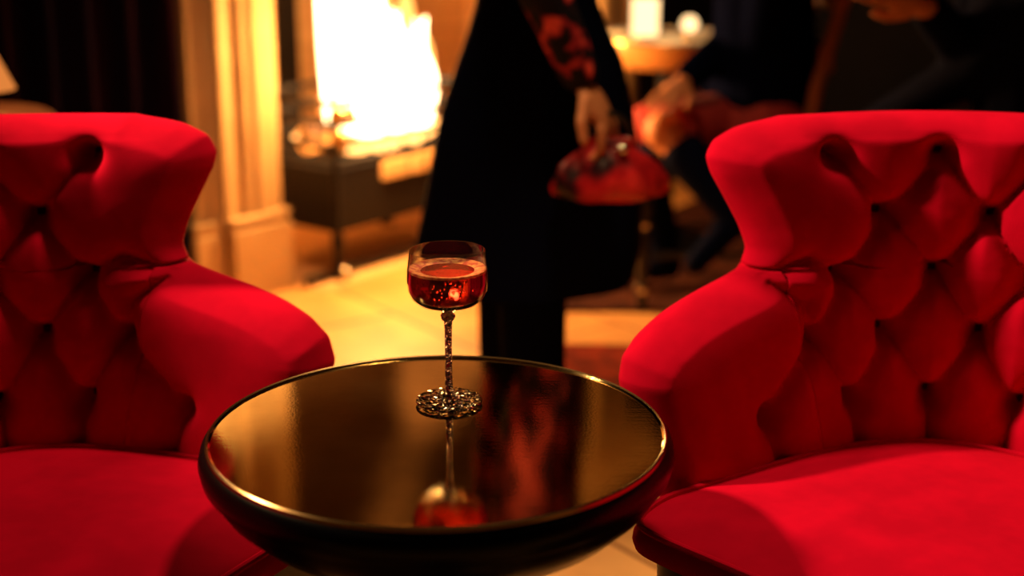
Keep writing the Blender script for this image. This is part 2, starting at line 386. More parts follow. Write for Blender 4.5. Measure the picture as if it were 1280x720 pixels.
for (p, q, r_), lb in zip(logs, lab):
    p = Vector(p); q = Vector(q); pts = []; rs = []
    for i in range(9):
        t = i / 8; pts.append(p.lerp(q, t) + Vector((0, random.uniform(-.004, .004), random.uniform(-.004, .004)))); rs.append(r_ * random.uniform(.9, 1.08))
    tag(MB().tube(pts, rs, 12).build('fire_log', log_m, xf=lx), lb, 'log', 'logs in the fire basket')
em = MB()
for k in range(260):
    em.ell((random.uniform(.14, GL - .03), random.uniform(.03, GD - .03), random.uniform(.312, .345)), (random.uniform(.008, .02),) * 3, 6, 4)
tag(em.build('embers', ember_m, xf=lx), 'glowing embers heaped on the grate of the fire basket', 'embers', kind='stuff')
def flame(mb, u, w_, z, h, r_, lean=0, ph=0):
    pts = []; rs = []
    for i in range(14):
        t = i / 13
        pts.append((u + lean * t * t + .018 * math.sin(5 * t + ph) * t, w_ + .014 * math.sin(6 * t + ph * 1.7) * t, z + h * t))
        rs.append(max(.002, r_ * (math.sin(PI * min(1, t * .85 + .17)) ** .8) * (1 - .35 * t)))
    mb.tube(pts, rs, 16)
fl = empty('fire', tuple(WX @ Vector((GU, GW + .012, 0.004))), AW, 'blazing white and yellow log fire burning in the fireplace', 'fire'); fl.scale = (1, 1, 1.1); fl.location.z += .02
core = MB()
for (u, w_, z, h, r_, ln, ph) in [(.10,.08,.33,.66,.055,.0,0),(.16,.12,.33,.84,.065,.01,1),(.14,.18,.33,.78,.06,.0,2),(.22,.10,.33,.50,.075,.02,3),(.28,.14,.33,.40,.08,.03,4),(.34,.10,.33,.34,.078,.03,5),
                                   (.41,.14,.33,.33,.078,.03,6),(.47,.10,.33,.31,.07,.03,2.5),(.53,.12,.33,.26,.055,.02,1.2),(.14,.05,.32,.30,.07,0,.4),(.27,.05,.32,.26,.075,0,1.4),(.40,.05,.32,.22,.07,0,2.4),(.19,.2,.33,.6,.07,.02,.8),(.50,.16,.33,.30,.06,.02,3.3),(.33,.18,.33,.38,.08,.02,1.9)]:
    flame(core, .18 + (u - .10) * .86, w_ + .01, z + .03, h * .95, r_, ln, ph)
core.build('flame_core', flame_core, fl)
outer = MB()
for (u, w_, z, h, r_, ln, ph) in [(.50,.20,.36,.40,.07,.06,0),(.42,.22,.36,.46,.08,.05,1),(.32,.22,.36,.56,.09,.06,2),(.26,.22,.36,.68,.09,.05,3),(.56,.16,.35,.26,.05,.02,4)]:
    flame(outer, u + .02, w_, z, h, r_, ln, ph)
outer.build('flame_tongue', flame_outer, fl)

# curtain left of the fireplace ----------------------------------------
cu = MB(); N = 420; vs = []; fs = []
for j, z in enumerate((.03, 1.0, 2.0, 2.55)):
    for side in (0, 1):
        for i in range(N):
            u = -3.6 + 3.24 * i / (N - 1); wv = .035 + .018 * math.sin(u * 52 + .9 * math.sin(u * 7)) + .008 * math.sin(u * 21 + z)
            vs.append((u, wv + (.006 if side else 0), z))
for j in range(3):
    for side in (0, 1):
        for i in range(N - 1):
            a = (j * 2 + side) * N + i; fs.append((a, a + 1, a + 1 + 2 * N, a + 2 * N))
cu.add(vs, fs); tag(cu.build('curtain', dark_curtain, xf=WX), 'dark pleated curtain hanging left of the stone fireplace', 'curtain')
tag(MB().tube([(-3.7, .04, 2.57), (-.44, .04, 2.57)], .015).build('curtain_rail', iron, xf=WX), 'thin black rail above the dark curtain', 'curtain rail')

# pendant lamps and added spotlights (above the frame) ---------------------------------------
for i, p in enumerate(PEND):
    e = empty('pendant_lamp', p, 0, ['black pendant lamp hanging above the right red armchair', 'black pendant lamp hanging above the left red armchair', 'black pendant lamp hanging over the floor in front of the fireplace'][i], 'lamp', 'pendant lamps')
    MB().lathe([(.03, .12), (.05, .10), (.10, .02), (.15, -.06), (.152, -.06), (.105, .022), (.055, .105), (.03, .125)], 32, closed=True).build('lamp_shade', iron, e)
    MB().tube([(0, 0, .11), (0, 0, CEIL - p[2])], .004).build('cord', iron, e)
    MB().ell((0, 0, .045), (.03, .03, .035)).build('bulb', bulb_m, e)
for (p_, t_, e_, a_), lb in zip(SPOTS, ('small black spotlight added out of view to brighten the stone pilaster', 'small black spotlight added out of view to brighten the fireplace lintel')):
  e = empty('added_spotlight', p_, 0, lb, 'spotlight', 'added ceiling spotlights')
  MB().lathe([(.045, .08), (.05, .07), (.05, -.03), (.044, -.03), (.044, .06), (.02, .065)], 24, closed=True).build('housing', iron, e)  # housing for an added light, out of view

# ------------------------------------------------------------------ wing chairs
def catmull(P, n):
    out = []; P = [np.array(p, float) for p in P]; P = [2 * P[0] - P[1]] + P + [2 * P[-1] - P[-2]]
    for i in range(1, len(P) - 2):
        for k in range(n):
            t = k / n; a, b_, c, d = P[i - 1], P[i], P[i + 1], P[i + 2]
            out.append(.5 * ((2 * b_) + (-a + c) * t + (2 * a - 5 * b_ + 4 * c - d) * t * t + (-a + 3 * b_ - 3 * c + d) * t ** 3))
    out.append(P[-2]); return np.array(out)
half = [(0, 0), (.012, .12), (.07, .215), (.17, .268), (.30, .298), (.44, .318), (.60, .340)]
plan = catmull([(f, -q) for f, q in half[::-1]] + half[1:], 24)
seg = np.linalg.norm(np.diff(plan, axis=0), axis=1); arc = np.concatenate([[0], np.cumsum(seg)]); arc -= arc[-1] / 2
def plan_at(s):
    f = np.interp(s, arc, plan[:, 0]); q = np.interp(s, arc, plan[:, 1])
    e = .012
    tf = np.interp(s + e, arc, plan[:, 0]) - np.interp(s - e, arc, plan[:, 0]); tq = np.interp(s + e, arc, plan[:, 1]) - np.interp(s - e, arc, plan[:, 1])
    L = np.hypot(tf, tq) + 1e-9
    return f, q, tq / L, -tf / L        # inner normal (points to the sitter)
SMAX = arc[-1]
# outline: half extent as a function of height
ZK = [.30, .40, .50, .560, .590, .612, .630, .646, .657, .668, .69, .72, .76, .79, .812, .833, .848, .858]
EK = [.575, .598, .626, .634, .620, .590, .548, .492, .440, .408, .398, .402, .414, .424, .426, .412, .384, .335]
NECK = .668
zs = np.concatenate([np.linspace(.30, .56, 60), np.linspace(.56, .668, 48)[1:], np.linspace(.668, .83, 44)[1:], np.linspace(.83, .858, 16)[1:]])
E = np.interp(zs, ZK, EK)
kern = np.array([1, 2, 3, 2, 1]) / 9; E2 = np.convolve(np.pad(E, 2, 'edge'), kern, 'valid'); E = E2
S1 = np.where(zs <= NECK, np.minimum(np.interp(zs, [.30, NECK], [.36, .384]), E), E)
iN = int(np.argmin(abs(zs - NECK)))
CB, CA = 110, 44
P_, Q_ = .101, .081
ROWZ = [.492, .578, .657, .735, .812]     # bottom to top
buttons = []
rows = {4: [0, 1, 2, 3], 3: [.5, 1.5, 2.5], 2: [0, 1, 2, 3], 1: [.5, 1.5, 2.5, 3.5], 0: [0, 1, 2, 3, 4]}
for k, ms in rows.items():
    for m_ in ms:
        for sg in ((1, -1) if m_ else (1,)):
            buttons.append((sg * m_ * P_ * (1 if m_ < 3.6 else 1.10), ROWZ[k]))
folds = []
for i, a in enumerate(buttons):
    for b_ in buttons[i + 1:]:
        if abs(abs(a[1] - b_[1]) - Q_) < .015 and abs(abs(a[0] - b_[0]) - P_ / 2) < .045 and abs(a[0] - b_[0]) < .1: folds.append((a, b_))
for s_, z_ in buttons:
    if abs(z_ - ROWZ[0]) < .01: folds.append(((s_, z_), (s_ * (1 if abs(s_) < .4 else .95), .34)))
for sg in (1, -1):
    a = (sg * 3 * P_, ROWZ[2]); mid = (sg * (3 * P_ + .045), ROWZ[2] + .028); b_ = (sg * .405, .664)
    folds += [(a, mid), (mid, b_)]
    folds += [((sg * 3.5 * P_, ROWZ[1]), (sg * (3.5 * P_ + .012), ROWZ[1] + .05)), ((sg * (3.5 * P_ + .012), ROWZ[1] + .05), (sg * .40, .655))]
outline = np.array(list(zip(E, zs)) + [(x_, zs[-1]) for x_ in np.linspace(E[-1], 0, 30)[1:]])
def seg_d(px, pz, a, b_):
    ax, az = a; bx, bz = b_; dx, dz = bx - ax, bz - az
    t = np.clip(((px - ax) * dx + (pz - az) * dz) / (dx * dx + dz * dz + 1e-12), 0, 1)
    return np.hypot(px - ax - t * dx, pz - az - t * dz)
def shell_pts(S, Z, front):
    aS = np.abs(S)
    d = np.full(S.shape, 9.)
    for i in range(len(outline) - 1):
        if outline[i, 1] < .33 and outline[i, 1] < .4: pass
        d = np.minimum(d, seg_d(aS, Z, outline[i], outline[i + 1]))
    sst = lambda x_: np.clip(x_, 0, 1) ** 2 * (3 - 2 * np.clip(x_, 0, 1))
    R = .042 + .026 * np.maximum(sst((aS - .34) / .18) * sst((.69 - Z) / .08), .9 * sst((aS - .22) / .16) * sst((Z - .66) / .04))
    prof = np.sqrt(np.clip(1 - (1 - np.clip(d / R, 0, 1)) ** 2, 0, 1))
    if min(S.shape) > 5:
        sg_ = d < .02
        for _ in range(36):
            q_ = np.pad(prof, 1, 'edge'); q_ = (q_[:-2, 1:-1] + q_[2:, 1:-1] + q_[1:-1, :-2] + q_[1:-1, 2:] + 2 * prof) / 6
            prof = np.where(sg_, prof, q_)
    f, q, nf, nq = plan_at(S)
    h = np.clip(Z - .43, -.1, 1)
    sst = lambda x_: np.clip(x_, 0, 1) ** 2 * (3 - 2 * np.clip(x_, 0, 1))
    arm = sst((aS - .24) / .24)
    wing = sst((Z - .62) / .22) * sst((aS - .16) / .28)
    out = h * (.20 + .10 * arm) + .02 * wing
    # the plan opens with height; top of the arm rolls outwards
    T = np.interp(aS, [0, .3, .45, .6], [.085, .085, .088, .085])
    db = np.full(S.shape, 9.); de = np.full(S.shape, 9.)
    for (a, c) in buttons: db = np.minimum(db, np.hypot(S - a, (Z - c) * .9))
    for a, c in folds: de = np.minimum(de, seg_d(S, Z, a, c))
    puff = .018 * (1 - np.exp(-de / .009)) + .008 * (1 - np.exp(-de / .03)) - .040 * np.exp(-(db / .0135) ** 2) - .006 * np.exp(-(db / .026) ** 2)
    fr = T / 2 * prof + (puff - .006) * np.clip(d / .03, 0, 1)
    o_ = T / 2 - (fr if front else -T / 2 * prof)
    o_ = out + o_
    return np.stack([f - nf * o_, q - nq * o_, Z + (0.012 * np.clip((Z - .77) / .08, 0, 1) * np.cos(np.clip(aS / .43, 0, 1) * PI / 2) * 1.0)], -1)
def grid_mesh(S, Z, name, parent, m_):
    mb = MB(); r_, c_ = S.shape
    A = shell_pts(S, Z, True).reshape(-1, 3); B = shell_pts(S, Z, False).reshape(-1, 3)
    vs = [tuple(p) for p in A] + [tuple(p) for p in B]; n_ = r_ * c_; fs = []
    for i in range(r_ - 1):
        for j in range(c_ - 1):
            a = i * c_ + j; fs.append((a, a + 1, a + 1 + c_, a + c_)); fs.append((n_ + a, n_ + a + c_, n_ + a + 1 + c_, n_ + a + 1))
    for i in range(r_ - 1):
        for j in (0, c_ - 1):
            a = i * c_ + j; fs.append((a, a + c_, n_ + a + c_, n_ + a))
    for j in range(c_ - 1):
        for i in (0, r_ - 1):
            a = i * c_ + j; fs.append((a, a + 1, n_ + a + 1, n_ + a))
    me = bpy.data.meshes.new(name); me.from_pydata(vs, [], fs)
    bm = bmesh.new(); bm.from_mesh(me); bmesh.ops.remove_doubles(bm, verts=bm.verts, dist=2e-5); bmesh.ops.recalc_face_normals(bm, faces=bm.faces); bm.to_mesh(me); bm.free()
    me.materials.append(m_)
    for p in me.polygons: p.use_smooth = True
    o = bpy.data.objects.new(name, me); C.objects.link(o); o.parent = parent; return o
def make_wing_chair():
    t = empty('wing_armchair', (0, 0, 0))
    cc = np.linspace(-1, 1, CB * 2 + 1)
    S = S1[:, None] * cc[None, :]; Z = np.repeat(zs[:, None], len(cc), 1)
    grid_mesh(S, Z, 'backrest', t, velvet)
    for sg in (1, -1):
        k = np.linspace(0, 1, CA + 1) ** .9
        S = sg * (S1[:iN + 1, None] + (E[:iN + 1] - S1[:iN + 1])[:, None] * k[None, :]); Z = np.repeat(zs[:iN + 1, None], CA + 1, 1)
        grid_mesh(S, Z, 'armrest', t, velvet)
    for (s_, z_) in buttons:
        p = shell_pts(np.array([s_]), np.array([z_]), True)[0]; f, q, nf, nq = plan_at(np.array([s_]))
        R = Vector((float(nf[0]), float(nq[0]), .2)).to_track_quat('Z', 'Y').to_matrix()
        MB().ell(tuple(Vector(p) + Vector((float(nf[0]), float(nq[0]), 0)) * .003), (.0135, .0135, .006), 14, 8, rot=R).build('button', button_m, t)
    # seat cushion
    inner = []
    for s_ in np.linspace(-.50, .50, 61):
        f, q, nf, nq = plan_at(np.array([s_])); inner.append((float(f[0] + nf[0] * .008), float(q[0] + nq[0] * .008)))
    fr = [(.455, .318), (.49, .314), (.525, .305), (.548, .285), (.554, .24), (.555, .15), (.556, 0)]
    fr = catmull(fr, 8)[:, :]
    loop = inner + [tuple(p) for p in fr] + [(p[0], -p[1]) for p in fr[::-1][1:]]
    loop = np.array(loop)
    L = np.concatenate([[0], np.cumsum(np.linalg.norm(np.diff(np.vstack([loop, loop[:1]]), axis=0), axis=1))])
    M = 200; tt = np.linspace(0, L[-1], M, endpoint=False); lp = np.vstack([loop, loop[:1]])
    loop = np.stack([np.interp(tt, L, lp[:, 0]), np.interp(tt, L, lp[:, 1])], -1)
    for _ in range(3): loop = (loop * 2 + np.roll(loop, 1, 0) + np.roll(loop, -1, 0)) / 4
    c = np.array([.32, 0.]); mb = MB(); vs = []; fs = []
    ringsd = [(0, .462), (.2, .462), (.4, .4605), (.6, .457), (.75, .452), (.86, .446), (.93, .4415), (.965, .438), (.985, .432), (.997, .425), (1.0, .416), (.99, .406), (.95, .402)]
    for r_, z_ in ringsd:
        for p in loop:
            if r_ == 0: vs.append((c[0], c[1], z_))
            else:
                v = c + (p - c) * r_; vs.append((v[0], v[1], z_))
    for i in range(len(ringsd) - 1):
        for k in range(M):
            k2 = (k + 1) % M; fs.append((i * M + k, i * M + k2, (i + 1) * M + k2, (i + 1) * M + k))
    fs.append(tuple((len(ringsd) - 1) * M + k for k in range(M)))
    mb.add(vs, fs); seat = mb.build('seat_cushion', velvet, t)
    MB().tube([(*(c + (p - c) * .978), .4385) for p in loop], .0045, 8, closed=True).build('piping', velvet, seat)
    # wooden frame and legs
    fm = MB(); vs = []
    for z_, k in ((.22, .88), (.25, .90), (.404, .92)):
        for p in loop: v = c + (p - c) * k; vs.append((v[0], v[1], z_))
    fs = [(i * M + k, i * M + (k + 1) % M, (i + 1) * M + (k + 1) % M, (i + 1) * M + k) for i in range(2) for k in range(M)] + [tuple(range(M))[::-1], tuple(2 * M + k for k in range(M))]
    fm.add(vs, fs).build('base_frame', black_wood, t)
    for (f, q) in ((.46, .23), (.46, -.23), (.06, .17), (.06, -.17)):
        MB().lathe([(.012, 0), (.014, .02), (.018, .10), (.022, .16), (.028, .18), (.028, .225)], 16, (f, q, 0)).build('leg', black_wood, t)
    return t
GROUPC = 'buttoned red velvet wing armchairs by the round table'
ch = make_wing_chair(); ch.location = (.735, 1.708, 0); ch.rotation_euler = (0, 0, math.radians(224))
tag(ch, 'red velvet buttoned wing armchair on the right side of the round table', 'armchair', GROUPC)
ch2 = copy_tree(ch); ch2.location = (-.814, 1.635, 0); ch2.rotation_euler = (0, 0, math.radians(-29))
tag(ch2, 'red velvet buttoned wing armchair on the left, in front of the dark curtain', 'armchair', GROUPC)

# ------------------------------------------------------------------ round table
TZ = .58; TC = (-.083, 1.485, 0); TR = .262
def round_table(loc, R, top, label, group, top_mat=None, ap=None):
    top_m_ = top_mat or top_m; ap = ap or black_lac
    t = empty('round_table', loc, 0, label, 'table', group)
    MB().lathe([(0.001, top - .002), (R - .012, top - .002), (R - .010, top), (R - .030, top - .012), (0.001, top - .012)][0:3] + [(R - .010, top - .012), (0.001, top - .012)], 128).build('table_top', top_m_, t)
    MB().lathe([(R - .010, top - .006), (R - .010, top + .0005), (R - .0085, top + .0015), (R - .0065, top + .0003), (R - .006, top - .006)], 128, closed=True).build('rim_band', rim_m, t)
    MB().lathe([(R - .006, top - .004), (R - .001, top - .008), (R + .002, top - .020), (R - .001, top - .034), (R - .008, top - .040), (R - .010, top - .046), (R - .020, top - .062), (R - .045, top - .086), (R - .055, top - .088), (R - .056, top - .076), (R - .03, top - .05), (R - .02, top - .014), (.02, top - .013), (.02, top - .0125), (R - .012, top - .0125)], 128, closed=True).build('apron', ap, t)
    MB().lathe([(.09, top - .0135), (.085, top - .03), (.04, top - .05), (.028, top - .10), (.03, top - .2), (.034, .12), (.05, .09), (.06, .06)], 40).build('pedestal', black_lac, t)
    MB().lathe([(.17, 0), (.175, .012), (.165, .025), (.08, .045), (.055, .062), (.02, .063)], 64).build('foot', black_lac, t)
    return t
round_table(TC, TR, TZ, 'round black pedestal table with bronzed top in the foreground holding the cocktail', None)

# cocktail glass --------------------------------------------------------
g = empty('cocktail_glass', (-.074, 1.572, TZ + .0005), 0, 'stemmed coupe glass of red sparkling cocktail on the round table', 'glass')
bowl_o = [(.0055, .112), (.010, .1150), (.022, .1175), (.034, .1215), (.0415, .128), (.0455, .137), (.0468, .148), (.0463, .160), (.0452, .170), (.0442, .178), (.0438, .184)]
bowl_i = [(.0428, .184), (.0432, .178), (.0442, .170), (.0452, .160), (.0457, .148), (.0445, .1375), (.0405, .1295), (.033, .1235), (.021, .120), (.008, .1185), (.0004, .118)]
MB().lathe([(.0004, .1085)] + bowl_o + bowl_i, 64).build('bowl', glass_m, g)
MB().lathe([(.0085, .1118), (.0055, .1095), (.0050, .098), (.0043, .085), (.0040, .06), (.0042, .03), (.0050, .014), (.0075, .0075), (.008, .0065)], 12).build('stem', crystal_m, g)
ftp = [(.0004, .0002), (.0375, .0002), (.0392, .0014), (.0388, .0030), (.0355, .0040), (.0320, .0043), (.0285, .0046), (.0250, .0049), (.0215, .0052), (.018, .0056), (.0145, .0060), (.011, .0067), (.009, .0075), (.0004, .0080)]
ftm = MB().lathe(ftp, 44)
ftm.v = [(x_ * 1.0, y_, z_ + (random.uniform(-.0011, .0011) if (z_ > .003 and math.hypot(x_, y_) > .008) else 0)) for x_, y_, z_ in ftm.v]
ftm.build('foot', glass_m, g, smooth=False)
kn = MB().ell((0, 0, .1045), (.0085, .0085, .0065), 12, 7); kn.v = [(x_ + random.uniform(-.0006, .0006), y_ + random.uniform(-.0006, .0006), z_) for x_, y_, z_ in kn.v]
kn.build('knop', glass_m, g, smooth=False)
LZ = .1600
MB().lathe([(.0004, .1182), (.008, .1187), (.021, .1202), (.0328, .1237), (.0403, .1297), (.0443, .1377), (.0455, .148), (.0450, LZ), (.0004, LZ)], 64).build('cocktail', drink_m, g)
MB().lathe([(.0449, LZ + .0001), (.0447, LZ + .0030), (.040, LZ + .0022), (.036, LZ + .0014), (.031, LZ + .0001)], 64, closed=True).build('froth', foam_m, g)
bm_ = MB()
for k in range(90):
    a = random.uniform(0, 2 * PI); rr_ = .040 * math.sqrt(random.random()); z_ = random.uniform(.124, .155); rr_ *= min(1, .55 + (z_ - .12) * 20)
    bm_.ell((rr_ * math.cos(a), rr_ * math.sin(a), z_), (random.uniform(.0007, .0017),) * 3, 8, 5)
tag(bm_.build('bubbles', bubble_m, g), kind='stuff')

# ------------------------------------------------------------------ people
def hand(mb, wrist, d, palm_n, spread=.18, curl=.5, s=1.0, side=1):
    """palm and five separate fingers; d = pointing direction, palm_n = where the palm faces"""
    wrist = Vector(wrist); d = Vector(d).normalized(); n_ = Vector(palm_n); n_ = (n_ - d * n_.dot(d)).normalized(); x_ = d.cross(n_) * side
    R = Matrix((x_, d, n_)).transposed()
    mb.ell(wrist + d * .045 * s, (.040 * s, .052 * s, .016 * s), 16, 10, rot=R)
    for i, (off, L) in enumerate(((-.030, .068), (-.010, .078), (.010, .073), (.029, .058))):
        p = wrist + (d * .085 + x_ * off) * s
        dd = (d + x_ * spread * (i - 1.5) * .6).normalized()
        for k, fr in enumerate((.45, .32, .23)):
            ang = curl * (k + .6)
            v = dd * math.cos(ang) + n_ * math.sin(ang)
            q = p + v * L * fr * s
            mb.capsule(p, q, (.0092 - .0008 * k) * s, (.0086 - .0008 * k) * s, 8); p = q
    p = wrist + (d * .03 - x_ * .032) * s; v = (d * .75 - x_ * .55 + n_ * .35).normalized(); q = p + v * .038 * s; mb.capsule(p, q, .012 * s, .0105 * s, 8)
    v = (d * .95 - x_ * .1 + n_ * .35).normalized(); mb.capsule(q, q + v * .03 * s, .0105 * s, .009 * s, 8)
def head(mb, c, fwd, s=1.0):
    c = Vector(c); f = Vector(fwd).normalized(); side = f.cross(Vector((0, 0, 1))).normalized(); up = side.cross(f)
    R = Matrix((side, f, up)).transposed()
    mb.ell(c + up * .025, (.075 * s, .095 * s, .105 * s), 20, 14, rot=R)
    mb.ell(c + f * .025 - up * .055, (.055 * s, .062 * s, .065 * s), 16, 12, rot=R)
    mb.capsule(c + f * .088 + up * .01, c + f * .108 - up * .028, .009, .014, 8)
    mb.ell(c + f * .086 - up * .062, (.026, .010, .006), 12, 8, rot=R); mb.ell(c + f * .084 - up * .072, (.022, .010, .007), 12, 8, rot=R)
    mb.ell(c + f * .072 - up * .108, (.025, .02, .018), 12, 8, rot=R)
    for sg in (-1, 1):
        mb.ell(c + side * .076 * sg - up * .01 - f * .005, (.010, .018, .030), 10, 8, rot=R)
        mb.ell(c + f * .080 + side * .032 * sg + up * .022, (.020, .010, .006), 10, 8, rot=R)
    return R, side, f, up
def eyes(c, fr, parent):
    side, f, up = fr; c = Vector(c)
    for sg in (-1, 1):
        MB().ell(c + f * .082 + side * .031 * sg + up * .008, (.011, .011, .009), 12, 8).build('eye', eye_m, parent)
def hair(c, fr, R, parent, long_=False):
    side, f, up = fr; c = Vector(c); mb = MB()
    mb.ell(c + up * .045 - f * .018, (.086, .098, .098), 20, 14, rot=R)
    mb.ell(c - f * .055 + up * .0, (.078, .06, .10), 20, 14, rot=R)
    if long_:
        mb.capsule(c - f * .07, c - f * .10 - up * .22, .065, .04)
        for sg in (-1, 1): mb.capsule(c + side * sg * .07 - f * .02 + up * .02, c + side * sg * .075 - f * .05 - up * .17, .03, .022)
    mb.build('hair', hair_m, parent, mods={'remesh': .009, 'it': 4})

# --- standing person -----------------------------------------------------
BX, BY = .03, 2.93
p1 = empty('person', (0, 0, 0), 0, 'person standing in dark floral top and flared black skirt, holding a red bag', 'person')
def P1(x, y, z): return (BX + x, BY + y, z)
S_n, E_n, W_n = P1(-.02, -.19, 1.36), P1(.0, -.24, 1.04), (.135, 2.72, .80)
S_f, E_f, W_f = P1(-.02, .19, 1.36), P1(-.03, .24, 1.06), P1(.0, .24, .80)
hd = MB()
fwd = Vector((1, -.25, 0))
hc = Vector(P1(.05, 0, 1.58)); R, sd, ff, up = head(hd, hc, (1, -.25, -.15))
hd.capsule(P1(.0, 0, 1.36), P1(.02, 0, 1.50), .055, .05)
hd.capsule(P1(-.0, 0, 1.30), P1(.02, 0, 1.00), .10, .08); hd.capsule(P1(-.01, -.10, 1.33), P1(-.01, .10, 1.33), .075, .075)
hd.capsule(P1(.03, 0, .98), P1(.03, 0, .84), .085, .085)
for (S_, E_, W_) in ((S_n, E_n, W_n), (S_f, E_f, W_f)):
    hd.capsule(S_, E_, .046, .038); hd.capsule(E_, W_, .037, .025)
for y_ in (-.07, .07):
    hd.capsule(P1(.02, y_ * .8, .86), P1(.01, y_ * .6, .48), .066, .050); hd.capsule(P1(.01, y_ * .6, .48), P1(-.0, y_ * .7, .10), .052, .034)
    hd.capsule(P1(-.02, y_ * .7, .04), P1(.12, y_ * .7, .03), .030, .024)
hand(hd, W_n, (.45, -.15, -.8), (-.5, .25, -.5), curl=.75, side=1, s=1.15)
hand(hd, W_f, (.05, -.1, -1), (.3, -.9, -.2), curl=.5, side=-1)
hd.build('body', skin, p1, mods={'remesh': .0055, 'it': 3})
eyes(hc, (sd, ff, up), p1); hair(hc, (sd, ff, up), R, p1, True)
bl = MB()
bl.capsule(P1(-.0, 0, 1.32), P1(.015, 0, 1.02), .125, .112); bl.capsule(P1(-.01, -.12, 1.34), P1(-.01, .12, 1.34), .085, .085); bl.capsule(P1(.02, 0, 1.02), P1(.02, 0, .95), .112, .115)
bl.capsule(P1(.0, 0, 1.38), P1(.01, 0, 1.43), .08, .062)
for (S_, E_, W_) in ((S_n, E_n, W_n), (S_f, E_f, W_f)):
    W2 = Vector(E_).lerp(Vector(W_), .93); bl.capsule(S_, E_, .062, .055); bl.capsule(E_, W2, .055, .040)
bl.build('floral_top', floral, p1, mods={'remesh': .009, 'it': 6})
# flared skirt
def loft(prof, seg=96, wav=8, amp=.012):
    vs = []; fs = []; n_ = len(prof)
    for i, (x0, x1, yr, z, cy) in enumerate(prof):
        for k in range(seg):
            a = 2 * PI * k / seg; w_ = 1 + amp * (i / n_) * 6 * math.sin(a * wav + .5 * math.sin(3 * a)) * .25
            vs.append(((x0 + x1) / 2 + (x1 - x0) / 2 * math.cos(a) * w_, cy + yr * math.sin(a) * w_, z))
    for i in range(n_ - 1):
        for k in range(seg):
            k2 = (k + 1) % seg; fs.append((i * seg + k, i * seg + k2, (i + 1) * seg + k2, (i + 1) * seg + k))
    return vs, fs
sk = [(-.065, .165, .125, 1.01, BY), (-.072, .172, .135, .94, BY), (-.088, .195, .15, .88, BY), (-.11, .225, .16, .82, BY), (-.145, .25, .175, .72, BY), (-.165, .265, .185, .62, BY), (-.185, .275, .19, .52, BY), (-.205, .275, .195, .42, BY), (-.215, .26, .195, .355, BY)]
mb = MB(); vs, fs = loft(sk); mb.add(vs, fs)
vi, fi = loft([(a + .008, b_ - .008, c_ - .008, z, d_) for a, b_, c_, z, d_ in sk]); mb.add(vi, fi)
o_ = len(sk) - 1
mb.f += [((o_) * 96 + k, o_ * 96 + (k + 1) % 96, len(vs) + o_ * 96 + (k + 1) % 96, len(vs) + o_ * 96 + k) for k in range(96)]
mb.build('skirt', black_cloth, p1)
lg = MB()
for y_ in (-.07, .07):
    lg.capsule(P1(-.03 if y_ > 0 else .01, y_ * .8, .56), P1(-.035 if y_ > 0 else .015, y_ * .8, .12), .080, .070); lg.capsule(P1(-.03, y_ * .8, .055), P1(.14, y_ * .8, .045), .052, .042)
lg.build('boots', black_cloth, p1, mods={'remesh': .009, 'it': 5})
# red bag in the hand
bag = empty('handbag', (.185, 2.70, .575), 0, 'shiny crumpled red fabric bag hanging from the standing person hand', 'bag')
mb = MB(); vs = []; fs = []; NS = 48
prof = [(.01, 0), (.07, .0), (.100, .008), (.108, .022), (.104, .045), (.092, .07), (.070, .088), (.052, .10), (.044, .108), (.048, .118), (.042, .121)]
for i, (r_, z_) in enumerate(prof):
    for k in range(NS):
        a = 2 * PI * k / NS; w_ = 1 + .10 * math.sin(5 * a + z_ * 30) + .05 * math.sin(11 * a)
        vs.append((r_ * math.cos(a) * w_, r_ * .5 * math.sin(a) * w_, z_))
for i in range(len(prof) - 1):
    for k in range(NS): k2 = (k + 1) % NS; fs.append((i * NS + k, i * NS + k2, (i + 1) * NS + k2, (i + 1) * NS + k))
fs.append(tuple(range(NS - 1, -1, -1))); fs.append(tuple((len(prof) - 1) * NS + k for k in range(NS)))
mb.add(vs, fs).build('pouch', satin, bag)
MB().tube([(-.045 + .045 * (1 - math.cos(PI * i / 12)) * 1.0, 0, .112 + .055 * math.sin(PI * i / 12)) for i in range(13)], .006, 8).build('handle', shoe_m, bag)
MB().ell((.025, -.035, .105), (.011, .011, .011)).build('clasp', steel, bag)

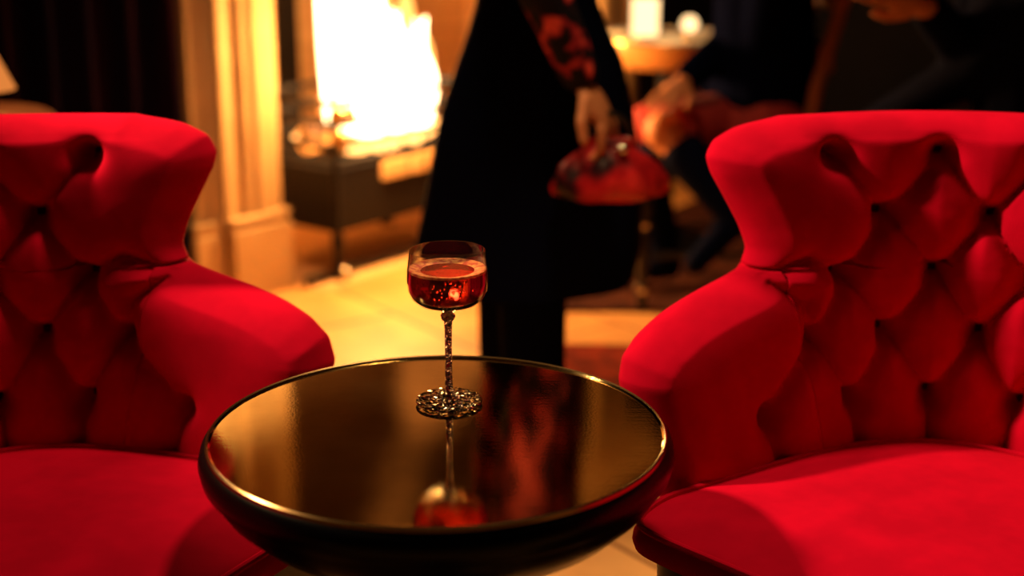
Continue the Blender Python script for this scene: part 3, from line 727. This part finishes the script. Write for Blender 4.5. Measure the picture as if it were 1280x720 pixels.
# --- seated people at the far table ----------------------------------------
def dining_chair(loc, rz, label, wood, seat_m, sz=.44, bh=.46, arms=False, group=None, back_m=None):
    back_m = back_m or wood
    """faces local +x"""
    t = empty('dining_chair', loc, rz, label, 'chair', group)
    MB().box((-.20, -.21, sz - .05), (.21, .21, sz - .02)).build('seat_frame', wood, t, smooth=False, bevel=.006)
    MB().box((-.19, -.20, sz - .02), (.205, .20, sz + .02)).build('seat', seat_m, t, bevel=.018)
    for sx, sy in ((.19, .19), (.19, -.19)):
        lg_ = MB().lathe([(.012, 0), (.015, .03), (.012, .06), (.016, .12), (.020, .22), (.014, .25), (.020, .28), (.020, sz - .05)], 16, (sx, sy, 0)).build('leg', wood, t)
        for z_ in (.065, .25): MB().lathe([(.014, z_ - .012), (.019, z_), (.014, z_ + .012)], 16, (sx, sy, 0)).build('ring', steel, lg_)
    for sy in (.18, -.18):
        MB().tube([(-.25, sy, 0), (-.20, sy, .25), (-.19, sy, sz), (-.21, sy, sz + .2), (-.27, sy, sz + bh)], [.015, .018, .019, .017, .015], 10).build('back_leg', back_m, t)
    for z_ in (sz + bh - .06, sz + bh - .22): MB().box((-.275 + (sz + bh - z_) * .12, -.18, z_), (-.250 + (sz + bh - z_) * .12, .18, z_ + .07))  .build('back_rail', back_m, t, smooth=False, bevel=.006)
    for sy in (.19, -.19): MB().tube([(-.2, sy * .95, .16), (.19, sy, .16)], .009, 8).build('stretcher', wood, t)
    if arms:
        for sy in (.21, -.21):
            MB().tube([(-.22, sy * .9, sz + .22), (-.05, sy, sz + .235), (.12, sy, sz + .22), (.17, sy, sz + .20)], [.014, .018, .018, .014], 10).build('armrest', wood, t)
            MB().tube([(.12, sy, sz - .03), (.13, sy, sz + .21)], .012, 8).build('arm_support', wood, t)
    return t
def seated(name_label, hip, az, near_hand, far_hand, leg_near, leg_far, jacket_m, lower_m, bare_legs, lean=.06, hair_long=False, hspread=.2, hdir=None):
    t = empty('person', (0, 0, 0), 0, name_label, 'person')
    hip = Vector(hip); f = Vector((math.cos(az), math.sin(az), 0)); sdv = Vector((-f.y, f.x, 0)); U = Vector((0, 0, 1))
    chest = hip + U * .36 + f * lean; sh = hip + U * .50 + f * lean * 1.1; hc = sh + U * .24 + f * .05
    bd = MB(); R, s2, f2, u2 = head(bd, hc, f * 1 - U * .12)
    bd.capsule(sh, hc - U * .08, .055, .05); bd.capsule(hip, chest, .12, .115); bd.capsule(sh - sdv * .11 - U * .03, sh + sdv * .11 - U * .03, .07, .07)
    jk = MB(); jk.capsule(hip + U * .02, chest, .155, .14); jk.capsule(sh - sdv * .13 - U * .04, sh + sdv * .13 - U * .04, .085, .085); jk.capsule(sh - U * .02, sh + U * .03, .09, .065)
    lo = MB(); feets = []
    for sg, (W_, pn) in ((1, far_hand), (-1, near_hand)):
        S_ = sh + sdv * .175 * sg - U * .035; W_ = Vector(W_); mid = (S_ + W_) / 2; Ln = (W_ - S_).length
        drop = math.sqrt(max(.0004, .285 ** 2 - (Ln / 2) ** 2)); E_ = mid - U * drop * .8 - f * drop * .35 + sdv * sg * .05
        bd.capsule(S_, E_, .044, .038); bd.capsule(E_, W_, .037, .026)
        W2 = E_.lerp(W_, .9); jk.capsule(S_, E_, .066, .056); jk.capsule(E_, W2, .055, .042)
        dd = Vector(hdir) if (hdir and sg == -1) else (W_ - E_)
        hand(bd, W_, dd, pn, curl=.25, spread=hspread, side=sg)
    for sg, (K, A, Fd) in ((1, leg_far), (-1, leg_near)):
        K = Vector(K); A = Vector(A); H_ = hip + sdv * .09 * sg; Fd = Vector(Fd).normalized()
        bd.capsule(H_, K, .085, .060); bd.capsule(K, A, .056, .036); bd.capsule(A - U * .012, A + Fd * .12 - U * .03, .026, .022)
        lo.capsule(H_, K.lerp(H_, .12) if bare_legs else K, .100, .082 if bare_legs else .072)
        if not bare_legs: lo.capsule(K, A.lerp(K, .08), .070, .055)
        ft = MB(); ft.capsule(A - U * .015, A + Fd * .14 - U * .035, .042, .032)
        if bare_legs: ft.capsule(K.lerp(A, .28), A, .064, .046)
        feets.append(ft)
    lo.capsule(hip - sdv * .06, hip + sdv * .06, .125, .125)
    bd.build('body', skin, t, mods={'remesh': .0065, 'it': 3}); jk.build('jacket', jacket_m, t, mods={'remesh': .010, 'it': 6}); lo.build('skirt' if bare_legs else 'trousers', lower_m, t, mods={'remesh': .010, 'it': 6}); [ft.build('boot' if bare_legs else 'shoe', shoe_m if not bare_legs else black_cloth, t, mods={'remesh': .008, 'it': 4}) for ft in feets]
    eyes(hc, (s2, f2, u2), t); hair(hc, (s2, f2, u2), R, t, hair_long)
    return t
seated('person seated at the far table in black jacket and red skirt with legs crossed', (.72, 4.02, .50), PI,
       ((.46, 3.84, .645), (0, .2, -1)), ((.56, 4.16, .60), (0, -.2, -1)),
       ((.42, 3.84, .515), (.60, 3.74, .30), (-.7, -.2, -.6)), ((.36, 4.10, .47), (.46, 4.06, .09), (-1, 0, 0)), black_cloth2, red_skirt_m, True, lean=.02, hair_long=True)
dining_chair((.585, 4.04, 0), PI, 'dark wooden dining chair with ringed legs under the person with crossed legs', black_wood, black_cloth, .43, group='dining chairs at the far table', back_m=warm_wood).scale = (1.15, 1, 1)
seated('person in black coat seated behind the right armchair with one hand raised', (1.20, 3.15, .54), PI + .25,
       ((.865, 3.02, .915), (.2, .9, 0)), ((.84, 3.36, .60), (0, -.2, -1)),
       ((.78, 2.98, .56), (.76, 2.95, .10), (-1, -.2, 0)), ((.80, 3.20, .55), (.76, 3.22, .10), (-1, 0, 0)), black_cloth, black_cloth2, False, lean=.07, hdir=(-.8, .1, .35))
dining_chair((1.14, 3.12, 0), PI + .25, 'brown wooden armchair under the person in the black coat', warm_wood, black_cloth, .45, arms=True, group='dining chairs at the far table')

# far table and its things
FT = (.50, 4.62, 0)
round_table(FT, .26, .69, 'round wooden pedestal table with pale top in the background holding candles and plates', None, white_cloth, honey_wood)
def candle(x, y, r_, h, label, globe=False):
    e = empty('candle_lamp', (x, y, .6925), 0, label, 'candle lamp')
    if globe:
        MB().ell((0, 0, .045), (.026, .026, .026)).build('glass_globe', candle_glow, e); MB().lathe([(.022, 0), (.022, .005), (.008, .01), (.010, .025)], 20).build('stand', brass, e)
    else:
        MB().lathe([(.001, .006), (r_, .006), (r_ * 1.02, h), (r_ * .9, h), (r_ * .88, .012)], 28).build('glass_holder', candle_glow, e); MB().lathe([(r_ * 1.2, 0), (r_ * 1.2, .006), (.001, .006)], 28).build('base', brass, e)
candle(.42, 4.55, .042, .12, 'glowing white cylindrical candle lamp on the background table')
candle(.555, 4.50, .0, .0, 'small glowing round globe candle on the background table', True)
for x_, y_, r_, lb in ((.36, 4.62, .07, 'white plate behind the standing person on the background table'), (.62, 4.55, .075, 'white plate right of the small globe candle')):
    tag(MB().lathe([(.001, .0), (r_ * .6, .0), (r_, .012), (r_, .015), (r_ * .6, .005), (.001, .005)], 32, (x_, y_, .6925)).build('plate', china), lb, 'plate', 'plates on the background table')
e = empty('bottle', (.70, 4.60, .6925), 0, 'amber lit bottle on the right of the background table', 'bottle')
MB().lathe([(.001, 0), (.026, 0), (.028, .01), (.028, .13), (.022, .155), (.011, .175), (.011, .215), (.013, .22), (.001, .222)], 24).build('glass_body', green_glass, e); MB().lathe([(.0132, .20), (.0135, .232), (.001, .234)], 16).build('stopper', brass, e)
lamp_light('candle_light', (.47, 4.45, .95), 2, size=.04)

# side lamp on a small table behind the left armchair
st = empty('side_table', (-1.12, 2.82, 0), 0, 'small dark side table behind the left armchair, under the table lamp', 'side table')
MB().lathe([(.001, .69), (.19, .69), (.20, .695), (.20, .712), (.19, .718), (.001, .718)], 48).build('table_top', warm_wood, st)
MB().lathe([(.02, .69), (.02, .4), (.03, .2), (.02, .05), (.02, .03)], 20).build('pedestal', black_wood, st); MB().lathe([(.14, 0), (.14, .02), (.03, .04)], 40).build('foot', black_wood, st)
tl = empty('table_lamp', (-1.055, 2.80, .7185), 0, 'small table lamp with glowing orange cone shade behind the left armchair', 'lamp')
MB().lathe([(.075, .055), (.030, .155), (.028, .155), (.073, .055)], 40, closed=True).build('lamp_shade', shade_m, tl)
MB().lathe([(.045, 0), (.045, .008), (.006, .014), (.005, .13), (.002, .14)], 24).build('stem', brass, tl)
lamp_light('table_lamp_light', (-1.055, 2.80, .79), .8, size=.02)
